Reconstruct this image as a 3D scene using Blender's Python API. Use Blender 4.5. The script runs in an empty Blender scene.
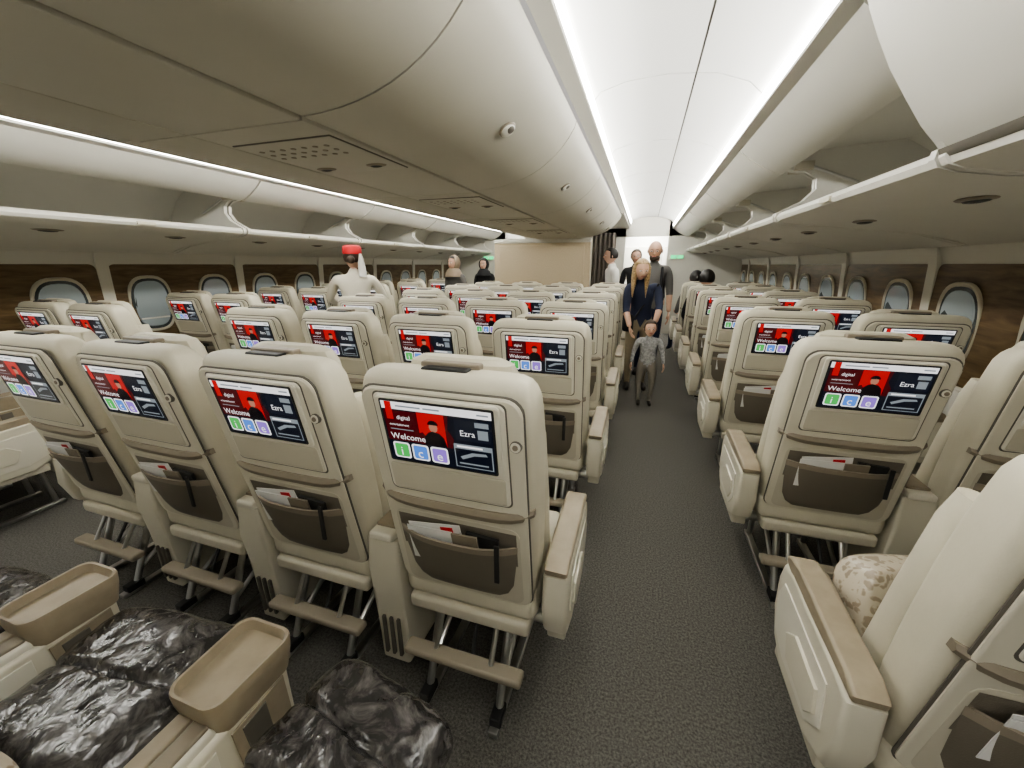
import bpy, bmesh, math, random
from mathutils import Vector, Matrix, noise, Euler
random.seed(4)
S=bpy.context.scene
C=-1.38
# ---------------------------------------------------------------- materials
MATS={}
def mat(name,col,rough=0.5,metal=0.0,emit=None,es=1.0,bump=0.0,bscale=200,var=0.0,vscale=6,spec=0.5,coat=0.0):
    m=bpy.data.materials.new(name); m.use_nodes=True
    nt=m.node_tree; b=nt.nodes['Principled BSDF']
    b.inputs['Base Color'].default_value=(*col,1); b.inputs['Roughness'].default_value=rough
    b.inputs['Metallic'].default_value=metal
    b.inputs['Specular IOR Level'].default_value=spec
    b.inputs['Coat Weight'].default_value=coat
    if emit: 
        b.inputs['Emission Color'].default_value=(*emit,1); b.inputs['Emission Strength'].default_value=es
    if bump or var:
        tc=nt.nodes.new('ShaderNodeTexCoord')
    if bump:
        n=nt.nodes.new('ShaderNodeTexNoise'); n.inputs['Scale'].default_value=bscale; n.inputs['Detail'].default_value=3
        nt.links.new(tc.outputs['Object'],n.inputs['Vector'])
        bp=nt.nodes.new('ShaderNodeBump'); bp.inputs['Strength'].default_value=bump; bp.inputs['Distance'].default_value=0.004
        nt.links.new(n.outputs['Fac'],bp.inputs['Height']); nt.links.new(bp.outputs['Normal'],b.inputs['Normal'])
    if var:
        n=nt.nodes.new('ShaderNodeTexNoise'); n.inputs['Scale'].default_value=vscale; n.inputs['Detail'].default_value=4
        nt.links.new(tc.outputs['Object'],n.inputs['Vector'])
        r=nt.nodes.new('ShaderNodeValToRGB')
        r.color_ramp.elements[0].position=.35; r.color_ramp.elements[1].position=.65
        r.color_ramp.elements[0].color=(*[c*(1-var) for c in col],1); r.color_ramp.elements[1].color=(*[min(1,c*(1+var)) for c in col],1)
        nt.links.new(n.outputs['Fac'],r.inputs['Fac']); nt.links.new(r.outputs['Color'],b.inputs['Base Color'])
    MATS[name]=m; return m
mat('leather',(.63,.592,.475),.5,bump=.15,bscale=160,var=.03,vscale=9)
mat('shell',(.66,.625,.515),.36,var=.02,vscale=5)
mat('panel',(.56,.525,.425),.42)
mat('bezel',(.74,.71,.61),.35)
mat('taupe',(.24,.205,.155),.45)
mat('tan',(.31,.262,.19),.4,var=.08,vscale=20)
mat('footbar',(.33,.29,.225),.5)
mat('pocket',(.17,.148,.115),.5,bump=.3,bscale=300)
mat('pocketrim',(.28,.24,.185),.5)
mat('dark',(.02,.02,.02),.5)
mat('seam',(.12,.11,.09),.6)
mat('metal',(.62,.62,.60),.28,metal=1.0)
mat('paper',(.8,.8,.78),.5)
mat('redmk',(.55,.02,.03),.4)
mat('ceil',(.72,.72,.70),.5)
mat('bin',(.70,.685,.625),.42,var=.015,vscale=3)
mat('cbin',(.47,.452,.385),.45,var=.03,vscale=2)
mat('wall',(.68,.665,.595),.5)
mat('bulk',(.48,.40,.28),.6,var=.04,vscale=60)
mat('curtain',(.16,.14,.12),.8)
mat('strip',(1,1,1),.5,emit=(1,.985,.935),es=36)
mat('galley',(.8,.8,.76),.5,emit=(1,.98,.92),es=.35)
mat('exit',(.0,.3,.1),.5,emit=(.05,.9,.3),es=1.6)
mat('pane',(.30,.34,.345),.12,emit=(.6,.70,.72),es=.06)
mat('panedark',(.07,.08,.08),.1)
def em(name,col,s=1.0): return mat(name,(0,0,0),.2,emit=col,es=s)
em('s_bg',(.006,.008,.016)); em('s_white',(.95,.94,.94)); em('s_red',(.50,.014,.015)); em('s_blk',(.006,.004,.006))
em('s_dkred',(.07,.004,.007)); em('s_green',(.08,.50,.11)); em('s_blue',(.10,.26,.75)); em('s_pur',(.30,.18,.65)); em('s_grey',(.24,.27,.29)); em('s_skin',(.42,.20,.13)); em('s_navy',(.010,.013,.024))
def wood():
    m=mat('wood',(.14,.085,.045),.30,spec=.35); nt=m.node_tree; b=nt.nodes['Principled BSDF']
    tc=nt.nodes.new('ShaderNodeTexCoord'); mp=nt.nodes.new('ShaderNodeMapping'); mp.inputs['Scale'].default_value=(1,1.2,9)
    n=nt.nodes.new('ShaderNodeTexNoise'); n.inputs['Scale'].default_value=3; n.inputs['Detail'].default_value=6; n.inputs['Distortion'].default_value=1.0
    r=nt.nodes.new('ShaderNodeValToRGB'); r.color_ramp.elements[0].position=.3; r.color_ramp.elements[1].position=.7
    r.color_ramp.elements[0].color=(.085,.055,.026,1); r.color_ramp.elements[1].color=(.19,.13,.068,1)
    nt.links.new(tc.outputs['Object'],mp.inputs[0]); nt.links.new(mp.outputs[0],n.inputs['Vector']); nt.links.new(n.outputs['Fac'],r.inputs['Fac']); nt.links.new(r.outputs['Color'],b.inputs['Base Color'])
wood()
def plastic():
    m=mat('plastic',(.085,.08,.08),.22,spec=.6,coat=.35); nt=m.node_tree; b=nt.nodes['Principled BSDF']
    b.inputs['Coat Roughness'].default_value=.12
    tc=nt.nodes.new('ShaderNodeTexCoord')
    n=nt.nodes.new('ShaderNodeTexNoise'); n.inputs['Scale'].default_value=11; n.inputs['Detail'].default_value=7; n.inputs['Distortion'].default_value=2.2; n.inputs['Roughness'].default_value=.65
    r=nt.nodes.new('ShaderNodeValToRGB'); r.color_ramp.elements[0].position=.45; r.color_ramp.elements[1].position=.72
    r.color_ramp.elements[0].color=(.030,.028,.028,1); r.color_ramp.elements[1].color=(.15,.14,.135,1)
    n2=nt.nodes.new('ShaderNodeTexNoise'); n2.inputs['Scale'].default_value=22; n2.inputs['Detail'].default_value=2; n2.inputs['Distortion'].default_value=1.2
    bp=nt.nodes.new('ShaderNodeBump'); bp.inputs['Strength'].default_value=.6; bp.inputs['Distance'].default_value=.008
    for a in (n,n2): nt.links.new(tc.outputs['Object'],a.inputs['Vector'])
    nt.links.new(n.outputs['Fac'],r.inputs['Fac']); nt.links.new(r.outputs['Color'],b.inputs['Base Color'])
    nt.links.new(n2.outputs['Fac'],bp.inputs['Height']); nt.links.new(bp.outputs['Normal'],b.inputs['Normal']); nt.links.new(bp.outputs['Normal'],b.inputs['Coat Normal'])
plastic()
def carpet():
    m=mat('carpet',(.05,.049,.046),.95,spec=.1); nt=m.node_tree; b=nt.nodes['Principled BSDF']
    tc=nt.nodes.new('ShaderNodeTexCoord')
    n=nt.nodes.new('ShaderNodeTexNoise'); n.inputs['Scale'].default_value=120; n.inputs['Detail'].default_value=5; n.inputs['Roughness'].default_value=.8
    r=nt.nodes.new('ShaderNodeValToRGB'); r.color_ramp.elements[0].position=.38; r.color_ramp.elements[1].position=.64
    r.color_ramp.elements[0].color=(.068,.065,.058,1); r.color_ramp.elements[1].color=(.20,.192,.175,1)
    bp=nt.nodes.new('ShaderNodeBump'); bp.inputs['Strength'].default_value=.5; bp.inputs['Distance'].default_value=.008
    nt.links.new(tc.outputs['Object'],n.inputs['Vector']); nt.links.new(n.outputs['Fac'],r.inputs['Fac']); nt.links.new(r.outputs['Color'],b.inputs['Base Color'])
    nt.links.new(n.outputs['Fac'],bp.inputs['Height']); nt.links.new(bp.outputs['Normal'],b.inputs['Normal'])
carpet()
def floral():
    m=mat('floral',(.5,.45,.36),.4,coat=.4); nt=m.node_tree; b=nt.nodes['Principled BSDF']
    tc=nt.nodes.new('ShaderNodeTexCoord'); n=nt.nodes.new('ShaderNodeTexVoronoi'); n.inputs['Scale'].default_value=42
    r=nt.nodes.new('ShaderNodeValToRGB'); r.color_ramp.elements[0].position=.34; r.color_ramp.elements[1].position=.48
    r.color_ramp.elements[0].color=(.27,.22,.16,1); r.color_ramp.elements[1].color=(.47,.42,.33,1)
    ns=nt.nodes.new('ShaderNodeTexNoise'); ns.inputs['Scale'].default_value=30
    mx=nt.nodes.new('ShaderNodeMixRGB'); mx.inputs['Fac'].default_value=.06
    nt.links.new(tc.outputs['Object'],ns.inputs['Vector']); nt.links.new(tc.outputs['Object'],mx.inputs[1]); nt.links.new(ns.outputs['Color'],mx.inputs[2])
    nt.links.new(mx.outputs[0],n.inputs['Vector']); nt.links.new(n.outputs['Distance'],r.inputs['Fac']); nt.links.new(r.outputs['Color'],b.inputs['Base Color'])
floral()

# ---------------------------------------------------------------- mesh builder
class MB:
    def __init__(s): s.v=[];s.f=[];s.m=[];s.mats=[]
    def add(s,vf,matn,M=None):
        v,f=vf; o=len(s.v)
        for p in v:
            p=Vector(p); s.v.append(tuple(M@p) if M else tuple(p))
        if matn not in s.mats: s.mats.append(matn)
        k=s.mats.index(matn)
        for q in f: s.f.append(tuple(i+o for i in q)); s.m.append(k)
        return s
    def mesh(s,name,angle=40):
        me=bpy.data.meshes.new(name); me.from_pydata(s.v,[],s.f)
        for n in s.mats: me.materials.append(MATS[n])
        me.polygons.foreach_set('material_index',s.m)
        bm=bmesh.new(); bm.from_mesh(me); bmesh.ops.recalc_face_normals(bm,faces=bm.faces); bm.to_mesh(me); bm.free()
        me.polygons.foreach_set('use_smooth',[True]*len(me.polygons))
        me.set_sharp_from_angle(angle=math.radians(angle)); me.update()
        return me
    def obj(s,name,loc=(0,0,0),wn=False,angle=40,parent=None):
        o=bpy.data.objects.new(name,s.mesh(name,angle)); o.location=loc; S.collection.objects.link(o)
        if wn:
            w=o.modifiers.new('wn','WEIGHTED_NORMAL'); w.keep_sharp=True
        if parent: o.parent=parent
        return o
def link(name,me,loc,wn=True):
    o=bpy.data.objects.new(name,me); o.location=loc; S.collection.objects.link(o)
    if wn:
        w=o.modifiers.new('wn','WEIGHTED_NORMAL'); w.keep_sharp=True
    return o
def bm_out(bm):
    bm.verts.index_update()
    r=([v.co.copy() for v in bm.verts],[[v.index for v in f.verts] for f in bm.faces]); bm.free(); return r
def rbox(x0,x1,y0,y1,z0,z1,r=0,seg=3,tap=None):
    bm=bmesh.new(); bmesh.ops.create_cube(bm,size=1)
    for v in bm.verts:
        v.co=Vector(((x0+x1)/2+v.co.x*(x1-x0),(y0+y1)/2+v.co.y*(y1-y0),(z0+z1)/2+v.co.z*(z1-z0)))
        if tap: v.co=tap(v.co)
    if r: bmesh.ops.bevel(bm,geom=bm.edges[:],offset=r,segments=seg,affect='EDGES',profile=.5)
    return bm_out(bm)
def prism(prof,x0,x1,r=0,seg=2):
    bm=bmesh.new(); a=[bm.verts.new((x0,y,z)) for y,z in prof]; b=[bm.verts.new((x1,y,z)) for y,z in prof]
    bm.faces.new(a); bm.faces.new(b[::-1]); n=len(prof)
    for i in range(n): bm.faces.new((a[i],b[i],b[(i+1)%n],a[(i+1)%n]))
    if r:
        fs=[e for e in bm.edges if abs(e.verts[0].co.x-e.verts[1].co.x)<1e-6]
        bmesh.ops.bevel(bm,geom=fs,offset=r,segments=seg,affect='EDGES',profile=.5)
    return bm_out(bm)
def sweep(prof,y0,y1,caps=True,closed=True,nseg=1):
    v=[];f=[];n=len(prof)
    for k in range(nseg+1):
        y=y0+(y1-y0)*k/nseg
        v+=[(x,y,z) for x,z in prof]
    for k in range(nseg):
        for i in range(n if closed else n-1):
            a=k*n+i;b=k*n+(i+1)%n; f.append((a,b,b+n,a+n))
    if caps and closed: f.append(tuple(range(n))); f.append(tuple(range(nseg*n,nseg*n+n))[::-1])
    return v,f
def ring_loft(rings,cap=True):
    v=[];f=[];n=len(rings[0])
    for r in rings: v+=r
    for k in range(len(rings)-1):
        for i in range(n):
            a=k*n+i;b=k*n+(i+1)%n; f.append((a,b,b+n,a+n))
    if cap: f.append(tuple(range(n))); f.append(tuple(range((len(rings)-1)*n,len(rings)*n))[::-1])
    return v,f
def sring(cx,cy,z,hw,hd,e=4,n=32):
    r=[]
    for i in range(n):
        t=2*math.pi*i/n; c=math.cos(t); s=math.sin(t)
        r.append((cx+hw*math.copysign(abs(c)**(2/e),c),cy+hd*math.copysign(abs(s)**(2/e),s),z))
    return r
def tube(p,q,r0,r1=None,n=10):
    r1=r1 or r0; p=Vector(p);q=Vector(q); d=(q-p).normalized(); u=d.orthogonal().normalized(); w=d.cross(u)
    A=[tuple(p+r0*(math.cos(2*math.pi*i/n)*u+math.sin(2*math.pi*i/n)*w)) for i in range(n)]
    B=[tuple(q+r1*(math.cos(2*math.pi*i/n)*u+math.sin(2*math.pi*i/n)*w)) for i in range(n)]
    return ring_loft([A,B])
def ell(c,r,seg=16,rings=10,fn=None):
    v=[];f=[]
    for j in range(1,rings):
        ph=math.pi*j/rings
        for i in range(seg):
            t=2*math.pi*i/seg; p=(math.sin(ph)*math.cos(t),math.sin(ph)*math.sin(t),math.cos(ph))
            if fn: p=fn(*p)
            v.append((c[0]+r[0]*p[0],c[1]+r[1]*p[1],c[2]+r[2]*p[2]))
    for k in ((0,0,1),(0,0,-1)):
        p=fn(*k) if fn else k
        v.append((c[0]+r[0]*p[0],c[1]+r[1]*p[1],c[2]+r[2]*p[2]))
    for j in range(rings-2):
        for i in range(seg):
            a=j*seg+i;b=j*seg+(i+1)%seg; f.append((a,b,b+seg,a+seg))
    T=(rings-1)*seg
    for i in range(seg):
        f.append((T,(i+1)%seg,i)); f.append((T+1,(rings-2)*seg+i,(rings-2)*seg+(i+1)%seg))
    return v,f
def rrect(x0,x1,z0,z1,r,n=5):
    p=[]
    for cx,cz,a0 in ((x1-r,z1-r,0),(x0+r,z1-r,90),(x0+r,z0+r,180),(x1-r,z0+r,270)):
        for k in range(n+1):
            a=math.radians(a0+90*k/n); p.append((cx+r*math.cos(a),cz+r*math.sin(a)))
    return p
yr=lambda z:-.18*(z-1.03)
def plate(x0,x1,z0,z1,r,off,th,bev=.003):
    o=rrect(x0,x1,z0,z1,r); i=rrect(x0+bev,x1-bev,z0+bev,z1-bev,max(r-bev,.0005))
    A=[(x,yr(z)-off,z) for x,z in o]; B=[(x,yr(z)-off-th+bev*.7,z) for x,z in o]; D=[(x,yr(z)-off-th,z) for x,z in i]
    return ring_loft([A,B,D])
def quad(x0,x1,z0,z1,off):
    return [(x0,yr(z0)-off,z0),(x1,yr(z0)-off,z0),(x1,yr(z1)-off,z1),(x0,yr(z1)-off,z1)],[(0,1,2,3)]
def text_mesh(s,size):
    cu=bpy.data.curves.new('t','FONT'); cu.body=s; cu.size=size; cu.resolution_u=2
    o=bpy.data.objects.new('t',cu); S.collection.objects.link(o)
    dg=bpy.context.evaluated_depsgraph_get(); dg.update(); me=bpy.data.meshes.new_from_object(o.evaluated_get(dg))
    v=[tuple(p.co) for p in me.vertices]; f=[tuple(p.vertices) for p in me.polygons]
    bpy.data.objects.remove(o); return v,f
def text_on(mb,s,size,x,z,off,m):
    v,f=text_mesh(s,size); mb.add(([(x+a,yr(z+b)-off,z+b) for a,b,_ in v],f),m)

# ---------------------------------------------------------------- seat
def seat_core(mb):
    rings=[]
    for z,hw,th in ((.40,.20,.09),(.42,.215,.11),(.50,.230,.13),(.62,.240,.145),(.78,.246,.15),(.93,.250,.15),(1.05,.252,.145),(1.12,.250,.14),(1.155,.246,.135),(1.18,.238,.12),(1.197,.226,.10),(1.207,.208,.075),(1.211,.185,.05)):
        cy=yr(z)+.072 if z>1.13 else yr(z)+th/2
        rings.append(sring(0,cy,z,hw,th/2,5,40))
    mb.add(ring_loft(rings),'leather')
    for sx in (-1,1):
        mb.add(ring_loft([sring(sx*.2,yr(z)+.165,z,w,.045,2.5,16) for z,w in ((.5,.03),(.56,.042),(.8,.042),(1.0,.036),(1.06,.02))]),'leather')
    mb.add(ring_loft([sring(0,yr(z)+.165,z,w,d,3.5,24) for z,w,d in ((.98,.15,.03),(1.0,.165,.042),(1.1,.17,.045),(1.18,.165,.045),(1.212,.15,.038),(1.226,.12,.02))]),'leather')
    mb.add(rbox(-.065,.065,yr(1.21)+.05,yr(1.21)+.085,1.203,1.217,.005),'dark')
    mb.add(rbox(-.085,.085,yr(1.21)+.085,yr(1.21)+.12,1.205,1.224,.006),'taupe')
    mb.add(plate(-.228,.228,.44,1.175,.045,-.004,.005,.004),'seam')
    mb.add(plate(-.224,.224,.44,1.170,.045,-.002,.010,.006),'shell')
    mb.add(plate(-.186,.186,.841,1.159,.018,.006,.0035,.002),'seam')
    mb.add(plate(-.182,.182,.845,1.155,.018,.006,.007,.004),'bezel')
    mb.add(plate(-.172,.172,.85,.938,.008,.012,.004,.003),'panel')
    mb.add(plate(-.170,.170,.944,1.152,.012,.012,.009,.004),'bezel')
    mb.add(plate(-.158,.158,.953,1.144,.006,.02,.003,.001),'dark')
    x0,x1,z0,z1=-.152,.152,.959,1.138
    U=lambda u:(x0+x1)/2+u*(x1-x0)/2
    V=lambda v:(z0+z1)/2+v*(z1-z0)/2
    q=lambda a,b,c,d,o,m: mb.add(quad(U(a),U(b),V(c),V(d),.0234+o),m)
    q(-1,1,-1,1,0,'s_bg'); q(-1,1,.76,1,.0003,'s_white'); q(-.93,-.80,.42,1,.0009,'s_red')
    q(-.72,-.25,.85,.90,.0006,'s_grey'); q(-.2,.1,.85,.90,.0006,'s_grey'); q(.75,.95,.85,.90,.0006,'s_grey')
    q(-.98,-.30,-.30,.72,.0003,'s_dkred'); q(-.34,.16,-.32,.74,.0004,'s_red'); 
    def poly(pts,o,m):
        mb.add(([(U(a),yr(V(b))-.0234-o,V(b)) for a,b in pts],[tuple(range(len(pts)))]),m)
    poly([(.16,-.32),(.16,.74),(.24,.74),(.20,.3),(.30,.0),(.26,-.32)],.0004,'s_dkred')
    poly([(-.26,-.32),(-.24,-.02),(-.16,.12),(-.08,.17),(.04,.12),(.12,-.02),(.16,-.32)],.0006,'s_blk')
    poly([(-.06+.08*math.cos(t*.628),.30+.17*math.sin(t*.628)) for t in range(10)],.0006,'s_skin')
    poly([(-.06+.10*math.cos(t*.393),.38+.15*math.sin(t*.393)) for t in range(9)],.0008,'s_blk')
    poly([(-.34,-.32),(-.34,.05),(-.28,.10),(-.22,-.05),(-.22,-.32)],.0005,'s_dkred')
    text_on(mb,'Welcome',.026,U(-.92),V(-.24),.0246,'s_white')
    text_on(mb,'digital',.017,U(-.74),V(.44),.0246,'s_white'); text_on(mb,'entertainment',.010,U(-.90),V(.22),.0246,'s_white')
    q(-.9,-.45,.08,.11,.0006,'s_grey')
    for k,(m,ch) in enumerate((('s_green','i'),('s_blue','c'),('s_pur','e'))):
        a=-.92+k*.37
        mb.add(([(x,yr(z)-.0239,z) for x,z in rrect(U(a),U(a+.33),V(-.92),V(-.36),.007)],[tuple(range(24))]),'s_white')
        mb.add(([(x,yr(z)-.0242,z) for x,z in rrect(U(a+.03),U(a+.30),V(-.87),V(-.41),.006)],[tuple(range(24))]),m)
        text_on(mb,ch,.040,U(a+.10 if k else a+.13),V(-.82),.0246,'s_white')
    q(.34,.96,.0,.68,.0003,'s_navy'); text_on(mb,'Ezra',.024,U(.42),V(.16),.0246,'s_white')
    q(.70,.94,.48,.64,.0006,'s_grey'); q(.74,.92,.10,.40,.0006,'s_grey')
    q(.28,.97,-.92,-.12,.0003,'s_grey'); q(.30,.95,-.89,-.28,.0005,'s_bg'); q(.35,.88,-.80,-.75,.0007,'s_grey'); q(.34,.80,-.23,-.17,.0007,'s_white')
    poly([(.38,-.55),(.60,-.38),(.85,-.36),(.88,-.44),(.64,-.48),(.42,-.64)],.0007,'s_grey')
    cx,cz=.205,1.045
    mb.add(tube((cx,yr(cz)-.004,cz),(cx,yr(cz)-.016,cz),.016,.015,18),'seam')
    mb.add(tube((cx,yr(cz)-.006,cz),(cx,yr(cz)-.018,cz),.014,.013,18),'bezel')
    mb.add(tube((cx,yr(cz)-.016,cz),(cx,yr(cz)-.020,cz),.008,.007,14),'taupe')
    n=16; rr=[]
    for i in range(n+1):
        x=-.240+.480*i/n; e=abs(x)/.240; zc=.800+.022*e**4; h=.018*(1-.35*e**6); yb=yr(zc)+ (.03*e**8)
        rr.append([(x,yb+.01,zc-h),(x,yb-.018,zc-h*.9),(x,yb-.024,zc),(x,yb-.018,zc+h*.9),(x,yb+.01,zc+h)])
    mb.add(ring_loft(rr),'taupe')
    mb.add(plate(-.200,.200,.452,.762,.03,.006,.003,.002),'panel')
    def prow(z,w,o): return [( -w+2*w*i/12, yr(z)-.009-o*(1-(abs(i-6)/6)**3), z) for i in range(13)]
    rows=[prow(.47,.12,.004),prow(.49,.150,.016),prow(.53,.170,.028),prow(.60,.180,.038),prow(.65,.186,.043),prow(.675,.188,.045)]
    v=[];f=[]
    for r_ in rows: v+=r_
    for k in range(5):
        for i in range(12): a=k*13+i; f.append((a,a+1,a+14,a+13))
    mb.add((v,f),'pocket')
    v=prow(.672,.189,.044)+prow(.698,.191,.048)+[(x,y+.008,z) for x,y,z in prow(.698,.191,.048)]
    mb.add((v,[(i,i+1,i+14,i+13) for i in range(12)]+[(i+13,i+14,i+27,i+26) for i in range(12)]),'pocketrim')
    mb.add(([(x,yr(z)-.0098,z) for x,z in ((-.189,.62),(.189,.62),(.189,.745),(-.189,.745))],[(0,1,2,3)]),'pocket')
    def card(x,zc,w,h,off,rz,m,t=.001):
        M=Matrix.Translation((x,yr(zc)-off,zc))@Euler((.178,rz,0)).to_matrix().to_4x4()
        mb.add(rbox(-w/2,w/2,-t,t,-h/2,h/2),m,M); return M
    M=card(-.055,.668,.17,.145,.024,-.12,'paper')
    mb.add(rbox(.02,.06,-.002,-.001,.044,.062),'redmk',M)
    card(-.075,.655,.15,.135,.030,-.03,'paper')
    card(.085,.655,.10,.15,.024,.08,'dark',.005); card(.04,.66,.08,.13,.033,-.05,'taupe',.003)
    mb.add(rbox(.135,.15,yr(.7)-.055,yr(.7)-.048,.60,.725,.002),'dark')
    # cushion
    mb.add(rbox(-.235,.235,.10,.60,.37,.475,.035,4),'leather')
    mb.add(rbox(-.215,.215,.09,.58,.32,.375,.015),'panel')
    mb.add(rbox(-.21,.21,.575,.635,.16,.43,.025),'leather')
    for yy in (.19,.45):
        mb.add(tube((-.30,yy,.325),(.30,yy,.325),.022,None,12),'metal')
    for x in (-.13,.13):
        mb.add(tube((x,.17,.33),(x,.045,.03),.014),'metal'); mb.add(tube((x,.47,.33),(x,.50,.03),.014),'metal')
        mb.add(tube((x,.08,.10),(x,.45,.31),.010),'metal')
        mb.add(rbox(x-.016,x+.016,-.02,.54,.0,.022,.004),'metal')
        mb.add(rbox(x-.02,x+.02,.0,.07,.015,.05,.006),'dark')
    mb.add(tube((.02,.16,.34),(.03,.07,.22),.007),'dark')
    mb.add(rbox(-.21,.21,.02,.075,.186,.216,.010),'footbar')
    for x in (-.10,.10):
        mb.add(tube((x,.17,.40),(x,.05,.205),.009),'metal')
def outer_arm(mb,sx):
    X=sx*.295
    prof=[(.09,.585),(.14,.60),(.44,.615),(.505,.60),(.525,.54),(.515,.44),(.47,.36),(.40,.325),(.20,.32),(.11,.36),(.08,.46)]
    mb.add(prism(prof,X-.040,X+.040,.016,3),'shell')
    xo=X+sx*.038
    mb.add(prism([(.16,.545),(.46,.56),(.49,.50),(.46,.40),(.38,.37),(.20,.37),(.14,.43)],min(xo,xo+sx*.006),max(xo,xo+sx*.006),.002),'bezel')
    mb.add(prism([(.18,.50),(.32,.51),(.37,.47),(.34,.41),(.20,.40),(.165,.44)],min(xo,xo+sx*.014),max(xo,xo+sx*.014),.004),'shell')
    prof3=[(.09,.592),(.44,.612),(.50,.604),(.512,.622),(.48,.642),(.42,.645),(.13,.632),(.085,.612)]
    mb.add(prism(prof3,X-.036,X+.036,.010,3),'tan')
    mb.add(rbox(X-.02,X+.02,.480,.527,.47,.54,.004),'dark')
    mb.add(rbox(X-.03,X+.03,.14,.46,.30,.35,.008),'panel')
def console(mb):
    X=.3025
    mb.add(prism([(.10,.03),(.34,.03),(.36,.34),(.36,.58),(.09,.58),(.075,.45),(.095,.30)],X-.062,X+.062,.014,3),'shell')
    for k in (-1,0,1):
        mb.add(rbox(X+k*.03-.006,X+k*.03+.006,.086,.11,.07,.24,.002),'seam')
    for k in range(4):
        mb.add(rbox(X-.028,X+.028,.0815,.092,.50-k*.022,.504-k*.022),'taupe')
    mb.add(rbox(X-.056,X+.056,.30,.655,.34,.585,.014),'shell')
    mb.add(rbox(X-.046,X+.046,.08,.50,.576,.606,.010),'bezel')
    mb.add(rbox(X-.040,X+.040,.12,.34,.602,.617,.006),'tan')
    mb.add(rbox(X-.040,X-.002,.35,.49,.602,.613,.004),'tan'); mb.add(rbox(X+.002,X+.040,.35,.49,.602,.613,.004),'taupe')
    def rg(k,dy,z): 
        return [(X+(x-X)*k*(1+.10*(y-.48)/.18),.575+(y-.575)*dy,z) for x,y in rrect(X-.066,X+.066,.485,.675,.03)]
    mb.add(ring_loft([rg(.86,.90,.575),rg(1.0,1.0,.630),rg(1.02,1.02,.655),rg(1.0,1.0,.661),rg(.93,.94,.660),rg(.86,.88,.638)]),'tan')
    for sx in (-1,1):
        xo=X+sx*.0565
        mb.add(prism([(.32,.565),(.48,.565),(.48,.41),(.33,.40)],min(xo,xo+sx*.005),max(xo,xo+sx*.005),.002),'bezel')
        mb.add(prism([(.51,.565),(.635,.57),(.64,.42),(.52,.41)],min(xo,xo+sx*.006),max(xo,xo+sx*.006),.003),'tan')
        mb.add(prism([(.53,.555),(.585,.558),(.59,.44),(.54,.43)],min(xo,xo+sx*.009),max(xo,xo+sx*.009),.003),'seam')
def seatmesh(kind):
    mb=MB(); seat_core(mb)
    if 'L' in kind: outer_arm(mb,-1)
    if 'R' in kind: outer_arm(mb,1)
    if 'C' in kind: console(mb)
    return mb.mesh('seat_'+kind,35)
SM={k:seatmesh(k) for k in ('LC','C','R')}
SP=.605; PT=1.005
midY=[.85+PT*k for k in range(-1,6)]
sideY=[.70+PT*k for k in range(0,7)]
for y in midY:
    for k,kind in enumerate(('LC','C','C','R')):
        link('airline_seat',SM[kind],(-2.28+SP*k,y,0))
for y in sideY:
    for x,kind in ((.82,'LC'),(.82+SP,'R'),(-3.58-SP,'LC'),(-3.58,'R')):
        link('airline_seat',SM[kind],(x,y,0))

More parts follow.
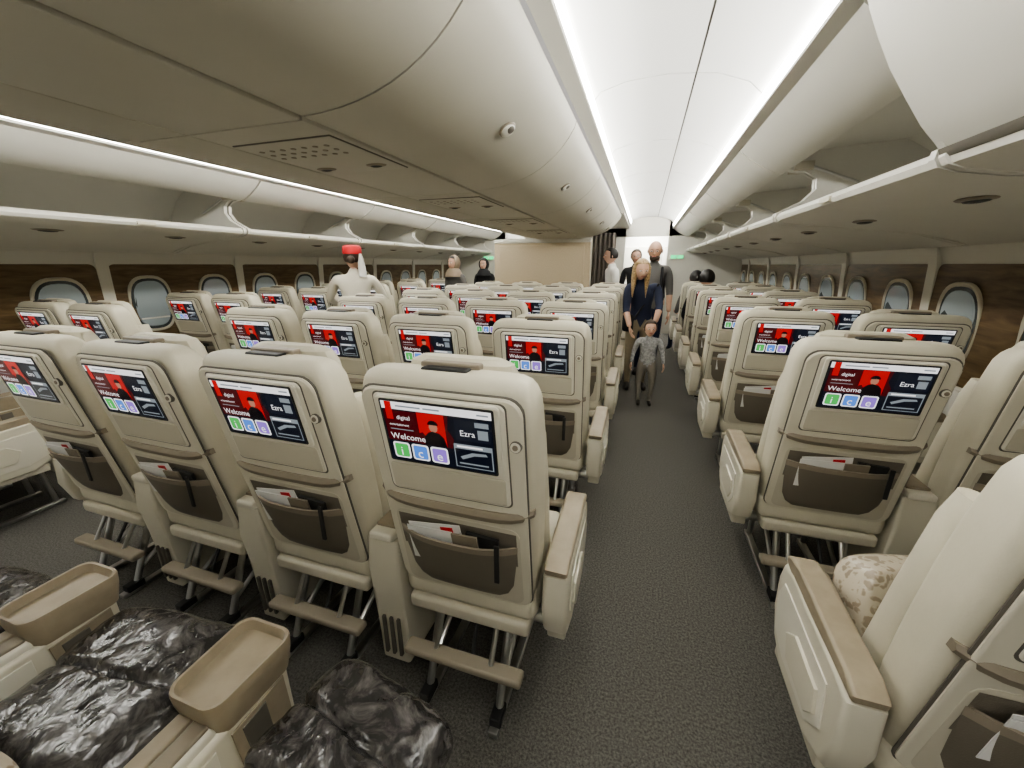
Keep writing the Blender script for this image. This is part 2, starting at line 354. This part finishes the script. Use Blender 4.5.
# ---------------------------------------------------------------- shell of cabin
Y0,Y1=-1.3,9.4
b=MB(); b.add(rbox(C-3.3,C+3.3,Y0,11.2,-.05,0),'carpet'); b.obj('floor')
def X(d,s): return C+s*d
wallp=[(3.05,0),(3.17,.25),(3.24,.55),(3.27,.78),(3.27,1.1),(3.25,1.46),(3.20,1.70),(3.20,1.9),(3.1,2.2)]
wn=0
for s,nm in ((-1,'left'),(1,'right')):
    binsY=[-1.3,-.25,1.35,2.97,4.58,6.2,7.8,9.4] if s<0 else [-1.3,0.0,1.6,3.2,4.8,6.4,8.0,9.4]
    P=lambda l:[(X(d,s),z) for d,z in l]
    b=MB(); b.add(sweep([(X(d,s),z) for d,z in wallp]+[(X(d+.05,s),z) for d,z in wallp[::-1]],Y0,11.2),'wall')
    b.obj('wall_'+nm)
    base=2.375 if s<0 else 2.22
    k=-3
    while base+1.3*k<Y1-.3:
        ya=base+1.3*k; yb=min(ya+1.3,Y1); k+=1
        if ya<Y0: continue
        b=MB()
        r=rrect(ya+.045,yb-.045,.76,1.475,.05)
        f=lambda y,z,o:(X((3.27 if z<1.1 else 3.27-.02*(z-1.1)/.36)-o,s),y,z)
        b.add(ring_loft([[f(y,z,0) for y,z in r],[f(y,z,.012) for y,z in r]]),'wood')
        b.add(sweep([(X(3.275,s),.6),(X(3.252,s),.62),(X(3.252,s),.8),(X(3.252,s),1.1),(X(3.225,s),1.46),(X(3.195,s),1.60),(X(3.27,s),1.46)],ya-.045,ya+.045),'wall')
        b.add(sweep([(X(3.22,s),.45),(X(3.2,s),.5),(X(3.235,s),.74),(X(3.27,s),.74)],ya+.05,yb-.05),'bin')
        b.obj('trim_%d'%(wn+1))
        for yc in (ya+.325,ya+.975):
            if yc>Y1-.2: continue
            w=MB(); N=32
            def ov(h,v,o,e=2.8):
                out=[]
                for i in range(N):
                    t=2*math.pi*i/N; c_=math.cos(t);s_=math.sin(t)
                    yy=h*math.copysign(abs(c_)**(2/e),c_); zz=v*math.copysign(abs(s_)**(2/e),s_)
                    out.append((X(3.262-o-.04*max(0,zz)/.36,s),yc+yy,1.10+zz))
                return out
            w.add(ring_loft([ov(.192,.272,0),ov(.188,.268,.014),ov(.182,.260,.018),ov(.166,.242,.008)],cap=False),'panel')
            w.add((ov(.168,.244,.009),[tuple(range(N))]),'panedark')
            w.add(ring_loft([ov(.150,.220,.009),ov(.143,.213,.015),ov(.135,.205,.013)]),'pane')
            w.add(rbox(X(3.249,s)-.006,X(3.249,s)+.006,yc-.125,yc+.125,.955,.970,.003),'bin')
            wn+=1; w.obj('window_%d'%wn)
    # overhead bins
    for i in range(len(binsY)-1):
        a,c2=binsY[i]+.008,binsY[i+1]-.008
        closed=(s>0 and i<2)
        b=MB()
        outer=[(2.175,1.785),(2.165,1.765),(2.175,1.745),(2.21,1.730),(2.32,1.714),(2.5,1.698),(2.75,1.672),(2.95,1.645),(3.1,1.61),(3.18,1.58)]
        inner=[(3.18,1.64),(3.0,1.68),(2.75,1.705),(2.5,1.728),(2.32,1.742),(2.23,1.752),(2.205,1.765),(2.20,1.785),(2.19,1.793)]
        b.add(sweep(P(outer+inner),a,c2),'bin')
        b.add(sweep(P([(3.15,1.64),(3.10,1.85),(2.95,2.05),(2.75,2.17),(2.77,2.195),(3.0,2.07),(3.13,1.87),(3.18,1.64)]),a,c2),'bin')
        b.add(sweep(P([(2.77,2.17),(2.10,2.13),(2.10,2.15),(2.77,2.195)]),a,c2),'bin')
        if closed:
            dr=[(2.172,1.775),(2.14,1.80),(2.095,1.85),(2.045,1.92),(1.99,2.00),(1.945,2.08),(1.91,2.15),(1.893,2.195)]
            b.add(sweep(P(dr+[(d+.02,z+.012) for d,z in dr[::-1]]),a,c2),'bin')
            b.add(sweep(P([(2.165,1.762),(2.155,1.772),(2.15,1.786),(2.17,1.79)]),a,c2),'seam')
            M=Matrix.Translation((X(2.05,s),(a+c2)/2,1.905))@Matrix.Rotation(-s*math.radians(-55),4,'Y')
            b.add(ell((0,0,0),(.022,.06,.008),16,6),'panel',M)
        else:
            b.add(sweep(P([(2.17,2.030),(2.12,2.035),(2.04,2.075),(1.96,2.125),(1.90,2.175),(1.895,2.20),(1.93,2.21),(2.0,2.165),(2.08,2.11),(2.16,2.065),(2.185,2.045)]),a,c2),'bin')
        endp=[(2.158,1.79),(2.20,1.81),(2.30,1.86),(2.355,1.925),(2.345,1.985),(2.28,2.025),(2.17,2.045),(2.12,2.14),(2.77,2.19),(3.01,2.07),(3.14,1.87),(3.18,1.62),(3.18,1.578),(2.95,1.643),(2.75,1.670),(2.5,1.695),(2.32,1.711),(2.21,1.727),(2.168,1.743),(2.155,1.765)]
        for ya,yb in ((a,a+.03),(c2-.03,c2)):
            b.add(sweep(P(endp),ya,yb),'bin')
            if closed: b.add(sweep(P([(2.165,1.77),(2.09,1.86),(1.99,2.01),(1.90,2.19),(2.2,2.15),(2.4,1.95),(2.3,1.8)]),ya,yb),'bin')
        ym=(a+c2)/2
        for yy in (ym-.4,ym+.4):
            b.add(ell((X(2.50,s),yy,1.698),(.05,.085,.010),20,6),'taupe'); b.add(ell((X(2.50,s),yy,1.691),(.032,.055,.008),16,6),'panedark')
        if not closed:
            b.add(rbox(X(2.165,s)-.008,X(2.165,s)+.008,ym-.06,ym+.06,1.752,1.775,.004),'panel')
            for yy in (a+.05,c2-.05):
                b.add(tube((X(2.6,s),yy,1.93),(X(2.25,s),yy,2.07),.009),'metal'); b.add(rbox(X(2.26,s)-.05,X(2.26,s)+.05,yy-.014,yy+.014,2.03,2.08,.004),'panel')
        b.obj('overhead_bin',wn=False,angle=30)
    # aisle ceiling
    b=MB()
    arch=[(1.0,2.25),(1.005,2.33),(1.06,2.39),(1.2,2.425),(1.42,2.435),(1.65,2.41),(1.80,2.355),(1.865,2.295),(1.875,2.21)]
    ys=[Y0,.2,1.4,2.6,3.8,5.0,6.2,7.4,8.6,9.8]
    b.add(sweep(P([(d,z+.012) for d,z in arch]+[(d,z+.04) for d,z in arch[::-1]]),Y0,11.2),'seam')
    for i in range(len(ys)-1):
        for seg in (arch[1:5]+[(1.54,2.423)],[(1.55,2.422)]+arch[5:8]):
            b.add(sweep(P(seg+[(d,z+.01) for d,z in seg[::-1]]),ys[i]+.006,ys[i+1]-.006),'ceil')
    b.obj('ceiling_aisle_'+nm)
    b=MB()
    b.add(sweep(P([(.965,2.235),(1.03,2.255),(1.03,2.275),(.965,2.27)]),Y0,9.3),'bin')
    b.add(sweep(P([(.985,2.28),(1.02,2.28),(1.035,2.33),(1.015,2.335)]),Y0,9.2),'strip')
    b.add(sweep(P([(1.845,2.185),(1.90,2.175),(1.90,2.21),(1.845,2.20)]),Y0,9.3),'bin')
    b.add(sweep(P([(1.895,2.205),(1.86,2.205),(1.845,2.26),(1.865,2.27)]),Y0,9.2),'strip')
    b.obj('cove_light')
# centre bins
def bez(p,q,r,n):
    return [((1-t)**2*p[0]+2*t*(1-t)*q[0]+t*t*r[0],(1-t)**2*p[1]+2*t*(1-t)*q[1]+t*t*r[1]) for t in [i/n for i in range(n+1)]]
door=bez((.37,1.893),(.80,1.90),(.955,2.17),12)+[(.965,2.2),(.95,2.225)]
YB=6.8
seamY=[-1.3,-.2,1.1,2.4,3.7,5.0,6.3,YB]
b=MB()
L=[(C-d*.985,z+.015) for d,z in door[::-1]]+[(C+d*.985,z+.015) for d,z in door]
b.add(sweep(L,Y0,YB),'dark')
b.add(rbox(C-1.0,C+1.0,YB+.01,11.2,2.22,2.26),'wall')
b.obj('ceiling_structure')
for i in range(len(seamY)-1):
    a,c2=seamY[i]+.004,seamY[i+1]-.004
    b=MB()
    for s in (-1,1):
        pr=[(X(d,s),z) for d,z in door]; pi=[(X(d-.012,s),z+.012) for d,z in door[::-1]]
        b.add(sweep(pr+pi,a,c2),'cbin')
        ym=(a+c2)/2; dd,zz=.795,1.998
        M=Matrix.Translation((X(dd,s),ym,zz))@Matrix.Rotation(-s*math.radians(34),4,'Y')
        b.add(ell((0,0,0),(.038,.050,.010),20,8),'taupe',M); b.add(ell((0,0,-.003),(.033,.045,.010),20,8),'bin',M); b.add(ell((.010*s,0,-.008),(.018,.028,.008),16,8),'seam',M)
    b.obj('center_overhead_bin')
    b=MB()
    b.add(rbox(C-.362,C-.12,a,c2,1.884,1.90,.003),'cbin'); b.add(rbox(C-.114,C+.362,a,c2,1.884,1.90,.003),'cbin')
    if c2-a>.9:
        ym=a+.45
        # recessed service panel with lamps and speaker grille
        b.add(rbox(C-.09,C+.345,ym-.32,ym+.16,1.880,1.886,.003),'seam'); b.add(rbox(C-.086,C+.341,ym-.316,ym+.156,1.878,1.886,.003),'cbin')
        for dx in (-.01,.25):
            b.add(ell((C+dx,ym+.06,1.879),(.05,.03,.008),20,6),'taupe'); b.add(ell((C+dx,ym+.06,1.875),(.03,.018,.007),16,6),'panedark')
        for r_ in range(7):
            for q_ in range(3):
                b.add(tube((C-.04+.05*r_,ym-.14-.05*q_,1.880),(C-.04+.05*r_,ym-.14-.05*q_,1.876),.010,None,10),'taupe')
    b.obj('passenger_service_panel')
# front end
b=MB(); b.add(rbox(-2.52,-.86,YB,YB+.1,0,1.88,.02),'bulk'); b.add(rbox(-2.42,-.96,YB-.015,YB+.01,.3,1.78,.01),'bulk')
b.add(rbox(-2.52,-.86,YB-.02,YB+.02,1.82,1.885,.01),'wall'); b.obj('bulkhead_partition')
b=MB()
pr=[]
for i in range(41):
    t=i/40; pr.append((-.92+.40*t,7.5+.03*math.sin(t*34)))
b.add(([(x,y,.03) for x,y in pr]+[(x,y,2.0) for x,y in pr],[(i,i+1,i+42,i+41) for i in range(40)]),'curtain'); b.obj('curtain')
b=MB()
b.add(rbox(-4.7,-3.2,9.4,9.5,0,2.4),'wall'); b.add(rbox(-2.7,-.45,9.4,9.5,0,2.4),'wall'); b.add(rbox(.42,1.95,9.4,9.5,0,2.4),'wall')
b.add(rbox(-4.7,1.95,9.4,9.5,2.05,2.45),'wall')
b.obj('wall_front')
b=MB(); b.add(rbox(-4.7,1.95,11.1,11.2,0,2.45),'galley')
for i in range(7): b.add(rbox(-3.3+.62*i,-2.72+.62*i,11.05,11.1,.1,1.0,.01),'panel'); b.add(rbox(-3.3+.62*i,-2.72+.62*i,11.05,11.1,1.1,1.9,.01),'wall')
b.obj('galley_wall')
b=MB(); b.add(rbox(-.3,.4,9.7,10.9,2.38,2.40),'strip'); b.obj('galley_light')
for x in (.62,-3.62):
    b=MB(); b.add(rbox(x-.14,x+.14,9.36,9.40,1.58,1.68,.008),'bin'); b.add(rbox(x-.12,x-.01,9.352,9.362,1.6,1.66),'exit'); b.add(rbox(x+.01,x+.12,9.352,9.362,1.6,1.66),'exit'); b.obj('exit_sign')

# ---------------------------------------------------------------- amenity bags and pillows
def bag(loc,sz,rot,mt='plastic',amp=.018,name='wrapped_blanket',cre=0.0):
    bm=bmesh.new(); bmesh.ops.create_cube(bm,size=1); bmesh.ops.subdivide_edges(bm,edges=bm.edges[:],cuts=54 if cre else 24,use_grid_fill=True)
    for v in bm.verts:
        p=v.co*2; l=(abs(p.x)**6+abs(p.y)**6+abs(p.z)**6)**(1/6); q=p/l
        e=max(abs(q.x),abs(q.y)); q.z*=1-.45*e**6
        w=Vector((q.x*sz[0]/2,q.y*sz[1]/2,q.z*sz[2]/2)); o=Vector(loc)*7
        n=noise.noise(w*6+o)*amp
        if cre:
            u=w+.035*noise.noise_vector(w*6+o)
            d,_=noise.voronoi(Vector((u.x*8,u.y*13,u.z*10))+o); n+=cre*min(.5,(d[1]-d[0]))*.55
            d2,_=noise.voronoi(Vector((u.x*24,u.y*15,u.z*20))+o); n-=cre*.16*min(.6,(d2[1]-d2[0]))
            n-=cre*.9*math.exp(-((w.y+.02*noise.noise(w*9+o))/.008)**2)
        w+=q.normalized()*n
        v.co=w
    vf=bm_out(bm); b=MB(); b.add(vf,mt); o=b.obj(name,loc,angle=75); o.rotation_euler=rot; return o
bag((-1.07,.36,.535),(.41,.36,.10),(.0,.0,.15),amp=.015,cre=.02)
bag((-.47,.42,.535),(.35,.27,.11),(.0,.0,-.2),amp=.015,cre=.02)
bag((-1.675,.34,.53),(.40,.34,.10),(.0,.0,.1),amp=.015,cre=.02)
bag((-2.28,.34,.53),(.40,.34,.10),(.0,.0,.1),amp=.015,cre=.02)
bag((-1.10,.10,.59),(.38,.11,.20),(-.45,0,.05),'floral',.012,'pillow')
bag((-1.70,.08,.59),(.38,.11,.20),(-.45,0,.05),'floral',.012,'pillow')
bag((.745,1.12,.60),(.36,.14,.25),(-.3,0,.35),'floral',.014,'pillow')

# ---------------------------------------------------------------- people
mat('skin',(.60,.38,.28),.5); mat('skin2',(.50,.31,.22),.5); mat('lip',(.40,.14,.11),.4); mat('eyew',(.8,.8,.78),.3); mat('iris',(.03,.02,.015),.2)
mat('hairblk',(.015,.012,.01),.5); mat('hairbln',(.36,.25,.13),.5,var=.35,vscale=60); mat('hairbrn',(.05,.03,.018),.5)
mat('cwhite',(.75,.74,.70),.8); mat('ccream',(.70,.66,.56),.75); mat('cnavy',(.018,.025,.055),.8); mat('ckhaki',(.24,.195,.13),.8); mat('cblack',(.015,.015,.017),.8)
mat('cgrey',(.12,.115,.11),.8); mat('cred',(.55,.02,.025),.7); mat('cbeige',(.28,.22,.16),.8); mat('shoe',(.03,.025,.02),.4); mat('jgrey',(.34,.34,.34),.8,var=.3,vscale=45); mat('clt',(.26,.235,.20),.8)
def human(name,loc,yaw,H,top,pants,skin='skin',shoes='shoe',sleeves='long',hair='hairblk',style='short',ov=None,headrot=(0,0,0),skirt=None,extra=None,build=1.0):
    J={'pelvis':(0,0,.53),'spine':(0,.0,.62),'chest':(0,.0,.73),'neck':(0,-.005,.825),'hb':(0,.005,.875)}
    for s,t in ((-1,'l'),(1,'r')):
        J['sh'+t]=(s*.10,0,.80); J['el'+t]=(s*.125,-.01,.635); J['wr'+t]=(s*.135,.035,.49)
        J['hp'+t]=(s*.05,0,.49); J['kn'+t]=(s*.055,.012,.28); J['an'+t]=(s*.055,-.008,.045); J['to'+t]=(s*.065,.085,.018)
    if ov: J.update(ov)
    R={'pelvis':.075,'spine':.068,'chest':.075,'neck':.033,'hb':.030}
    for t in 'lr': R.update({'sh'+t:.038,'el'+t:.026,'wr'+t:.017,'hp'+t:.055,'kn'+t:.035,'an'+t:.023,'to'+t:.020})
    E=[('pelvis','spine','top'),('spine','chest','top'),('chest','neck','top'),('neck','hb','skin')]
    fs={'long':('top','top'),'short':('top','skin')}[sleeves]
    for t in 'lr':
        E+=[('chest','sh'+t,'top'),('sh'+t,'el'+t,fs[0]),('el'+t,'wr'+t,fs[1]),('pelvis','hp'+t,'pants'),('hp'+t,'kn'+t,'pants'),('kn'+t,'an'+t,'pants'),('an'+t,'to'+t,'shoe')]
    names=list(J); P={k:Vector(v)*H for k,v in J.items()}
    me=bpy.data.meshes.new('sk'); me.from_pydata([P[k] for k in names],[(names.index(a),names.index(b_)) for a,b_,_ in E],[])
    o=bpy.data.objects.new('sk',me); S.collection.objects.link(o)
    o.modifiers.new('s','SKIN'); sv=me.skin_vertices[0].data
    for i,k in enumerate(names):
        r=R[k]*H*(build if k in('pelvis','spine','chest') else 1); sv[i].radius=(r,r*(.85 if k in('pelvis','spine','chest') else 1)); sv[i].use_root=(k=='pelvis')
    sb=o.modifiers.new('b','SUBSURF'); sb.levels=2; sb.render_levels=2
    dg=bpy.context.evaluated_depsgraph_get(); dg.update()
    m2=bpy.data.meshes.new_from_object(o.evaluated_get(dg)); bpy.data.objects.remove(o)
    mm={'top':top,'pants':pants,'skin':skin,'shoe':shoes}; order=['top','pants','skin','shoe']
    m2.materials.clear()
    for k in order: m2.materials.append(MATS[mm[k]])
    def dseg(p,a,b_):
        d=b_-a; t=max(0,min(1,(p-a).dot(d)/max(d.dot(d),1e-9))); return (p-(a+d*t)).length
    for f in m2.polygons:
        c=f.center; best=min(E,key=lambda e:dseg(c,P[e[0]],P[e[1]])/(R[e[0]]+R[e[1]]))
        f.material_index=order.index(best[2]); f.use_smooth=True
    root=bpy.data.objects.new(name,None); root.location=loc; root.rotation_euler=(0,0,yaw); S.collection.objects.link(root)
    bo=bpy.data.objects.new('body',m2); bo.parent=root; S.collection.objects.link(bo)
    h=H*.067 if H>1.3 else H*.088
    hc=P['hb']+Euler(headrot).to_matrix()@Vector((0,h*.22,h*.72))
    M=Matrix.Translation(hc)@Euler(headrot).to_matrix().to_4x4()
    b=MB()
    def hf(x,y,z):
        k=1-.28*max(0,-z)**1.3; return (x*k*(.92 if y>0 else 1),y*(1 if y<0 else .95)*(1-.1*max(0,-z)) + (.10*max(0,-z)),z)
    b.add(ell((0,0,0),(h*.74,h*.92,h),20,14,hf),skin,M)
    b.add(ring_loft([[(-h*.07,h*.84,h*.1),(h*.07,h*.84,h*.1),(0,h*.88,h*.1)],[(-h*.15,h*.84,-h*.22),(h*.15,h*.84,-h*.22),(0,h*1.10,-h*.2)],[(-h*.08,h*.80,-h*.3),(h*.08,h*.80,-h*.3),(0,h*.9,-h*.3)]]),skin,M)
    for s in (-1,1):
        b.add(ell((s*h*.27,h*.80,h*.04),(h*.13,h*.06,h*.07),10,6),'eyew',M); b.add(ell((s*h*.27,h*.85,h*.04),(h*.06,h*.03,h*.06),8,6),'iris',M)
        b.add(ell((s*h*.27,h*.83,h*.2),(h*.17,h*.05,h*.025),8,6),hair if style!='bald' else 'hairbrn',M)
        b.add(ell((s*h*.74,-h*.02,-h*.03),(h*.07,h*.15,h*.22),10,8),skin,M)
    b.add(ell((0,h*.84,-h*.48),(h*.22,h*.06,h*.06),10,6),'lip',M)
    b.obj('head',parent=root,angle=60)
    b=MB()
    if style!='bald':
        def hr(x,y,z):
            if y>.25 and z<.45: 
                y=.25+(y-.25)*.2
            if z<-.35 : z=-.35+(z+.35)*.3
            return (x,y,z)
        b.add(ell((0,-h*.06,h*.10),(h*.82,h*.98,h*1.0),20,14,hr),hair,M)
        if style=='long':
            for s in (-1,1):
                b.add(ring_loft([[tuple(Vector(q)) for q in sring(s*h*.66,-h*.12+k*h*.05,h*.3-k*h*.62,h*(.24+.05*k-.02*k*k),h*.38,2.2,14)] for k in range(6)]),hair,M)
            b.add(ring_loft([sring(0,-h*.55,h*.3-k*h*.6,h*.65,h*.38,2.5,16) for k in range(6)]),hair,M)
        if style=='bun':
            b.add(ell((0,-h*1.05,-h*.1),(h*.38,h*.32,h*.36)),hair,M)
        b.obj('hair',parent=root,angle=60)
    else:
        b.add(ell((0,-h*.05,h*.0),(h*.77,h*.95,h*.50),20,10,lambda x,y,z:(x,min(y,.2),z)),'hairbrn',M)
        b.add(ell((0,h*.40,-h*.66),(h*.52,h*.46,h*.36),14,8),'hairbrn',M); b.add(ell((0,h*.88,-h*.48),(h*.16,h*.05,h*.05),10,6),'lip',M); b.obj('hair',parent=root,angle=60)
    b=MB()
    for s,t in ((-1,'l'),(1,'r')):
        d=(P['wr'+t]-P['el'+t]).normalized(); L_=H*.10
        side=Vector((0,1,0))-d*d.y; side=side.normalized() if side.length>.1 else Vector((0,0,1)); nrm=d.cross(side)*s
        w=P['wr'+t]
        MM=Matrix((( side.x,nrm.x,d.x,w.x),(side.y,nrm.y,d.y,w.y),(side.z,nrm.z,d.z,w.z),(0,0,0,1)))
        b.add(ell((0,0,L_*.26),(L_*.22,L_*.10,L_*.32),12,8),skin,MM)
        for k,(o_,ln) in enumerate(((-.17,.34),(-.06,.42),(.05,.45),(.16,.40))):
            p0=(o_*L_,0,L_*.46); p1=(o_*L_*1.1,-L_*.05,L_*(.46+ln*.5)); p2=(o_*L_*1.1,-L_*.17,L_*(.46+ln*.9))
            b.add(tube(p0,p1,L_*.052,L_*.046,8),skin,MM); b.add(tube(p1,p2,L_*.046,L_*.034,8),skin,MM); b.add(ell(p2,(L_*.034,)*3,8,6),skin,MM)
        p0=(L_*.15,0,L_*.16); p1=(L_*.30,-L_*.06,L_*.36); p2=(L_*.30,-L_*.12,L_*.52)
        b.add(tube(p0,p1,L_*.065,L_*.052,8),skin,MM); b.add(tube(p1,p2,L_*.052,L_*.038,8),skin,MM)
    b.obj('hands',parent=root,angle=60)
    if skirt:
        b=MB(); rr=[]
        for k,(z,w) in enumerate(((.60,.078),(.53,.098),(.42,.108),(.30,.112),(skirt,.12))):
            rr.append(sring(0,0,z*H,w*H,w*H*.8,2.2,24))
        b.add(ring_loft(rr),pants); b.obj('skirt',parent=root,angle=60)
    if extra: extra(root,P,h,M,H)
    return root
PI=math.pi
def fa(root,P,h,M,H):
    b=MB()
    b.add(ring_loft([sring(0,-h*.05,h*.42,h*.86,h*1.02,2,24),sring(0,-h*.05,h*.95,h*.84,h*1.0,2,24),sring(0,0,h*1.15,h*.75,h*.88,2,24),sring(0,.0,h*1.2,h*.5,h*.6,2,24)]),'cred',M)
    b.obj('hat',parent=root)
    b=MB()
    b.add(ring_loft([sring(h*(.72+.03*k),-h*.25-.01*k,h*.45-k*h*.42,h*(.16+.09*k-.01*k*k),h*(.34+.04*k),2.2,12) for k in range(6)]),'cwhite',M); b.obj('scarf',parent=root,angle=60)
human('flight_attendant',(-2.93,3.62,0),.5,1.66,'ccream','ccream',hair='hairbrn',style='bun',skirt=.26,extra=fa,build=1.15,
      ov={'ell':(-.18,.06,.67),'wrl':(-.15,.17,.63),'elr':(.17,.05,.67),'wrr':(.10,.17,.63),'shl':(-.11,0,.80),'shr':(.11,0,.80)})
def hijab(m):
    def f(root,P,h,M,H):
        b=MB(); b.add(ell((0,-h*.12,h*.02),(h*.95,h*1.02,h*1.15),20,12,lambda x,y,z:(x,min(y,.45) if abs(z)<.75 else y*.8,z)),m,M)
        b.add(ring_loft([sring(0,-h*.05,-h*.7,h*.7,h*.75,2,20),sring(0,-h*.05,-h*1.2,h*1.1,h*.95,2,20),sring(0,0,-h*1.9,h*1.5,h*1.15,2,20)]),m,M)
        b.obj('headscarf',parent=root,angle=60)
    return f
human('woman_in_headscarf',(-2.90,6.0,0),PI-.3,1.62,'cgrey','cgrey',skirt=.05,extra=hijab('cbeige'))
human('woman_in_headscarf',(-2.95,7.4,0),PI,1.60,'cblack','cblack',skirt=.05,extra=hijab('cblack'))
def bag2(root,P,h,M,H):
    b=MB(); b.add(tube(P['shl']+Vector((0,.05,.03)),P['hpr']+Vector((.05,.09,0)),.012),'cblack'); b.add(rbox(.08,.20,.02,.12,.72,.92,.03),'cblack'); b.obj('handbag',parent=root)
human('blonde_woman',(-.005,4.92,0),PI+.15,1.60,'cnavy','ckhaki',hair='hairbln',style='long',sleeves='short',headrot=(-.22,0,.1),extra=bag2,
      ov={'spine':(0,.01,.62),'chest':(.01,.06,.72),'neck':(.03,.10,.80),'hb':(.04,.12,.845),'shl':(-.09,.08,.775),'shr':(.11,.08,.775),'ell':(-.105,.14,.63),'wrl':(-.07,.22,.54),'elr':(.115,.11,.61),'wrr':(.09,.18,.50)})
def pack(root,P,h,M,H):
    b=MB(); b.add(rbox(-.15,.15,-.28,-.10,.95,1.42,.06,4),'cblack')
    for s in(-1,1): b.add(tube((s*.11,.07,1.43),(s*.12,.10,1.12),.018),'cblack'); b.add(tube((s*.11,.07,1.43),(s*.11,-.12,1.42),.018),'cblack')
    b.obj('backpack',parent=root)
human('bearded_man',(.11,5.65,0),PI-.1,1.78,'cgrey','cnavy',skin='skin2',style='bald',sleeves='short',extra=pack,build=1.1,headrot=(-.12,0,0))
human('passenger_in_white_shirt',(-.50,6.75,0),PI*.62,1.74,'cwhite','cnavy',hair='hairblk',style='short')
human('passenger_in_dark_coat',(-.16,7.5,0),PI,1.74,'cblack','cblack',hair='hairbrn',style='short')
human('passenger_in_blue_shirt',(.16,8.4,0),PI+.3,1.70,'cnavy','cgrey',hair='hairblk',style='short')
human('toddler',(.11,4.34,0),PI+.1,.96,'jgrey','clt',hair='hairbrn',style='short',build=1.15,
      ov={'neck':(0,0,.775),'hb':(0,0,.81),'shl':(-.11,0,.745),'shr':(.11,0,.745),'ell':(-.15,.02,.61),'wrl':(-.165,.05,.49),'elr':(.15,-.02,.61),'wrr':(.17,.02,.49),'chest':(0,0,.69),
          'hpl':(-.06,0,.44),'hpr':(.06,0,.44),'knl':(-.07,.02,.25),'knr':(.07,-.02,.25),'pelvis':(0,0,.49)})
sit={'pelvis':(0,0,.33),'spine':(0,-.01,.42),'chest':(0,-.02,.53),'neck':(0,-.015,.63),'hb':(0,-.005,.675)}
for s,t in((-1,'l'),(1,'r')):
    sit.update({'sh'+t:(s*.10,-.015,.60),'el'+t:(s*.125,.03,.44),'wr'+t:(s*.09,.14,.41),'hp'+t:(s*.05,.02,.315),'kn'+t:(s*.06,.26,.31),'an'+t:(s*.06,.27,.05),'to'+t:(s*.06,.35,.02)})
human('seated_passenger',(.80,sideY[5]+.25,0),0,1.78,'cblack','cnavy',style='short',ov=sit)
human('seated_passenger',(.78,sideY[6]+.25,0),.3,1.75,'cgrey','cnavy',style='short',ov=sit)

# ---------------------------------------------------------------- world, camera
w=bpy.data.worlds.new('World'); S.world=w; w.use_nodes=True
w.node_tree.nodes['Background'].inputs[0].default_value=(1,.97,.90,1); w.node_tree.nodes['Background'].inputs[1].default_value=.5
cam=bpy.data.cameras.new('Camera'); co=bpy.data.objects.new('Camera',cam); S.collection.objects.link(co)
cam.sensor_width=36; cam.lens=13.88; cam.clip_start=.01
co.location=(0,0,1.47); co.rotation_euler=(math.radians(90-16.8),0,math.radians(17.9))
S.camera=co
S.view_settings.view_transform='AgX'
try: S.view_settings.look='AgX - Medium High Contrast'
except Exception: pass
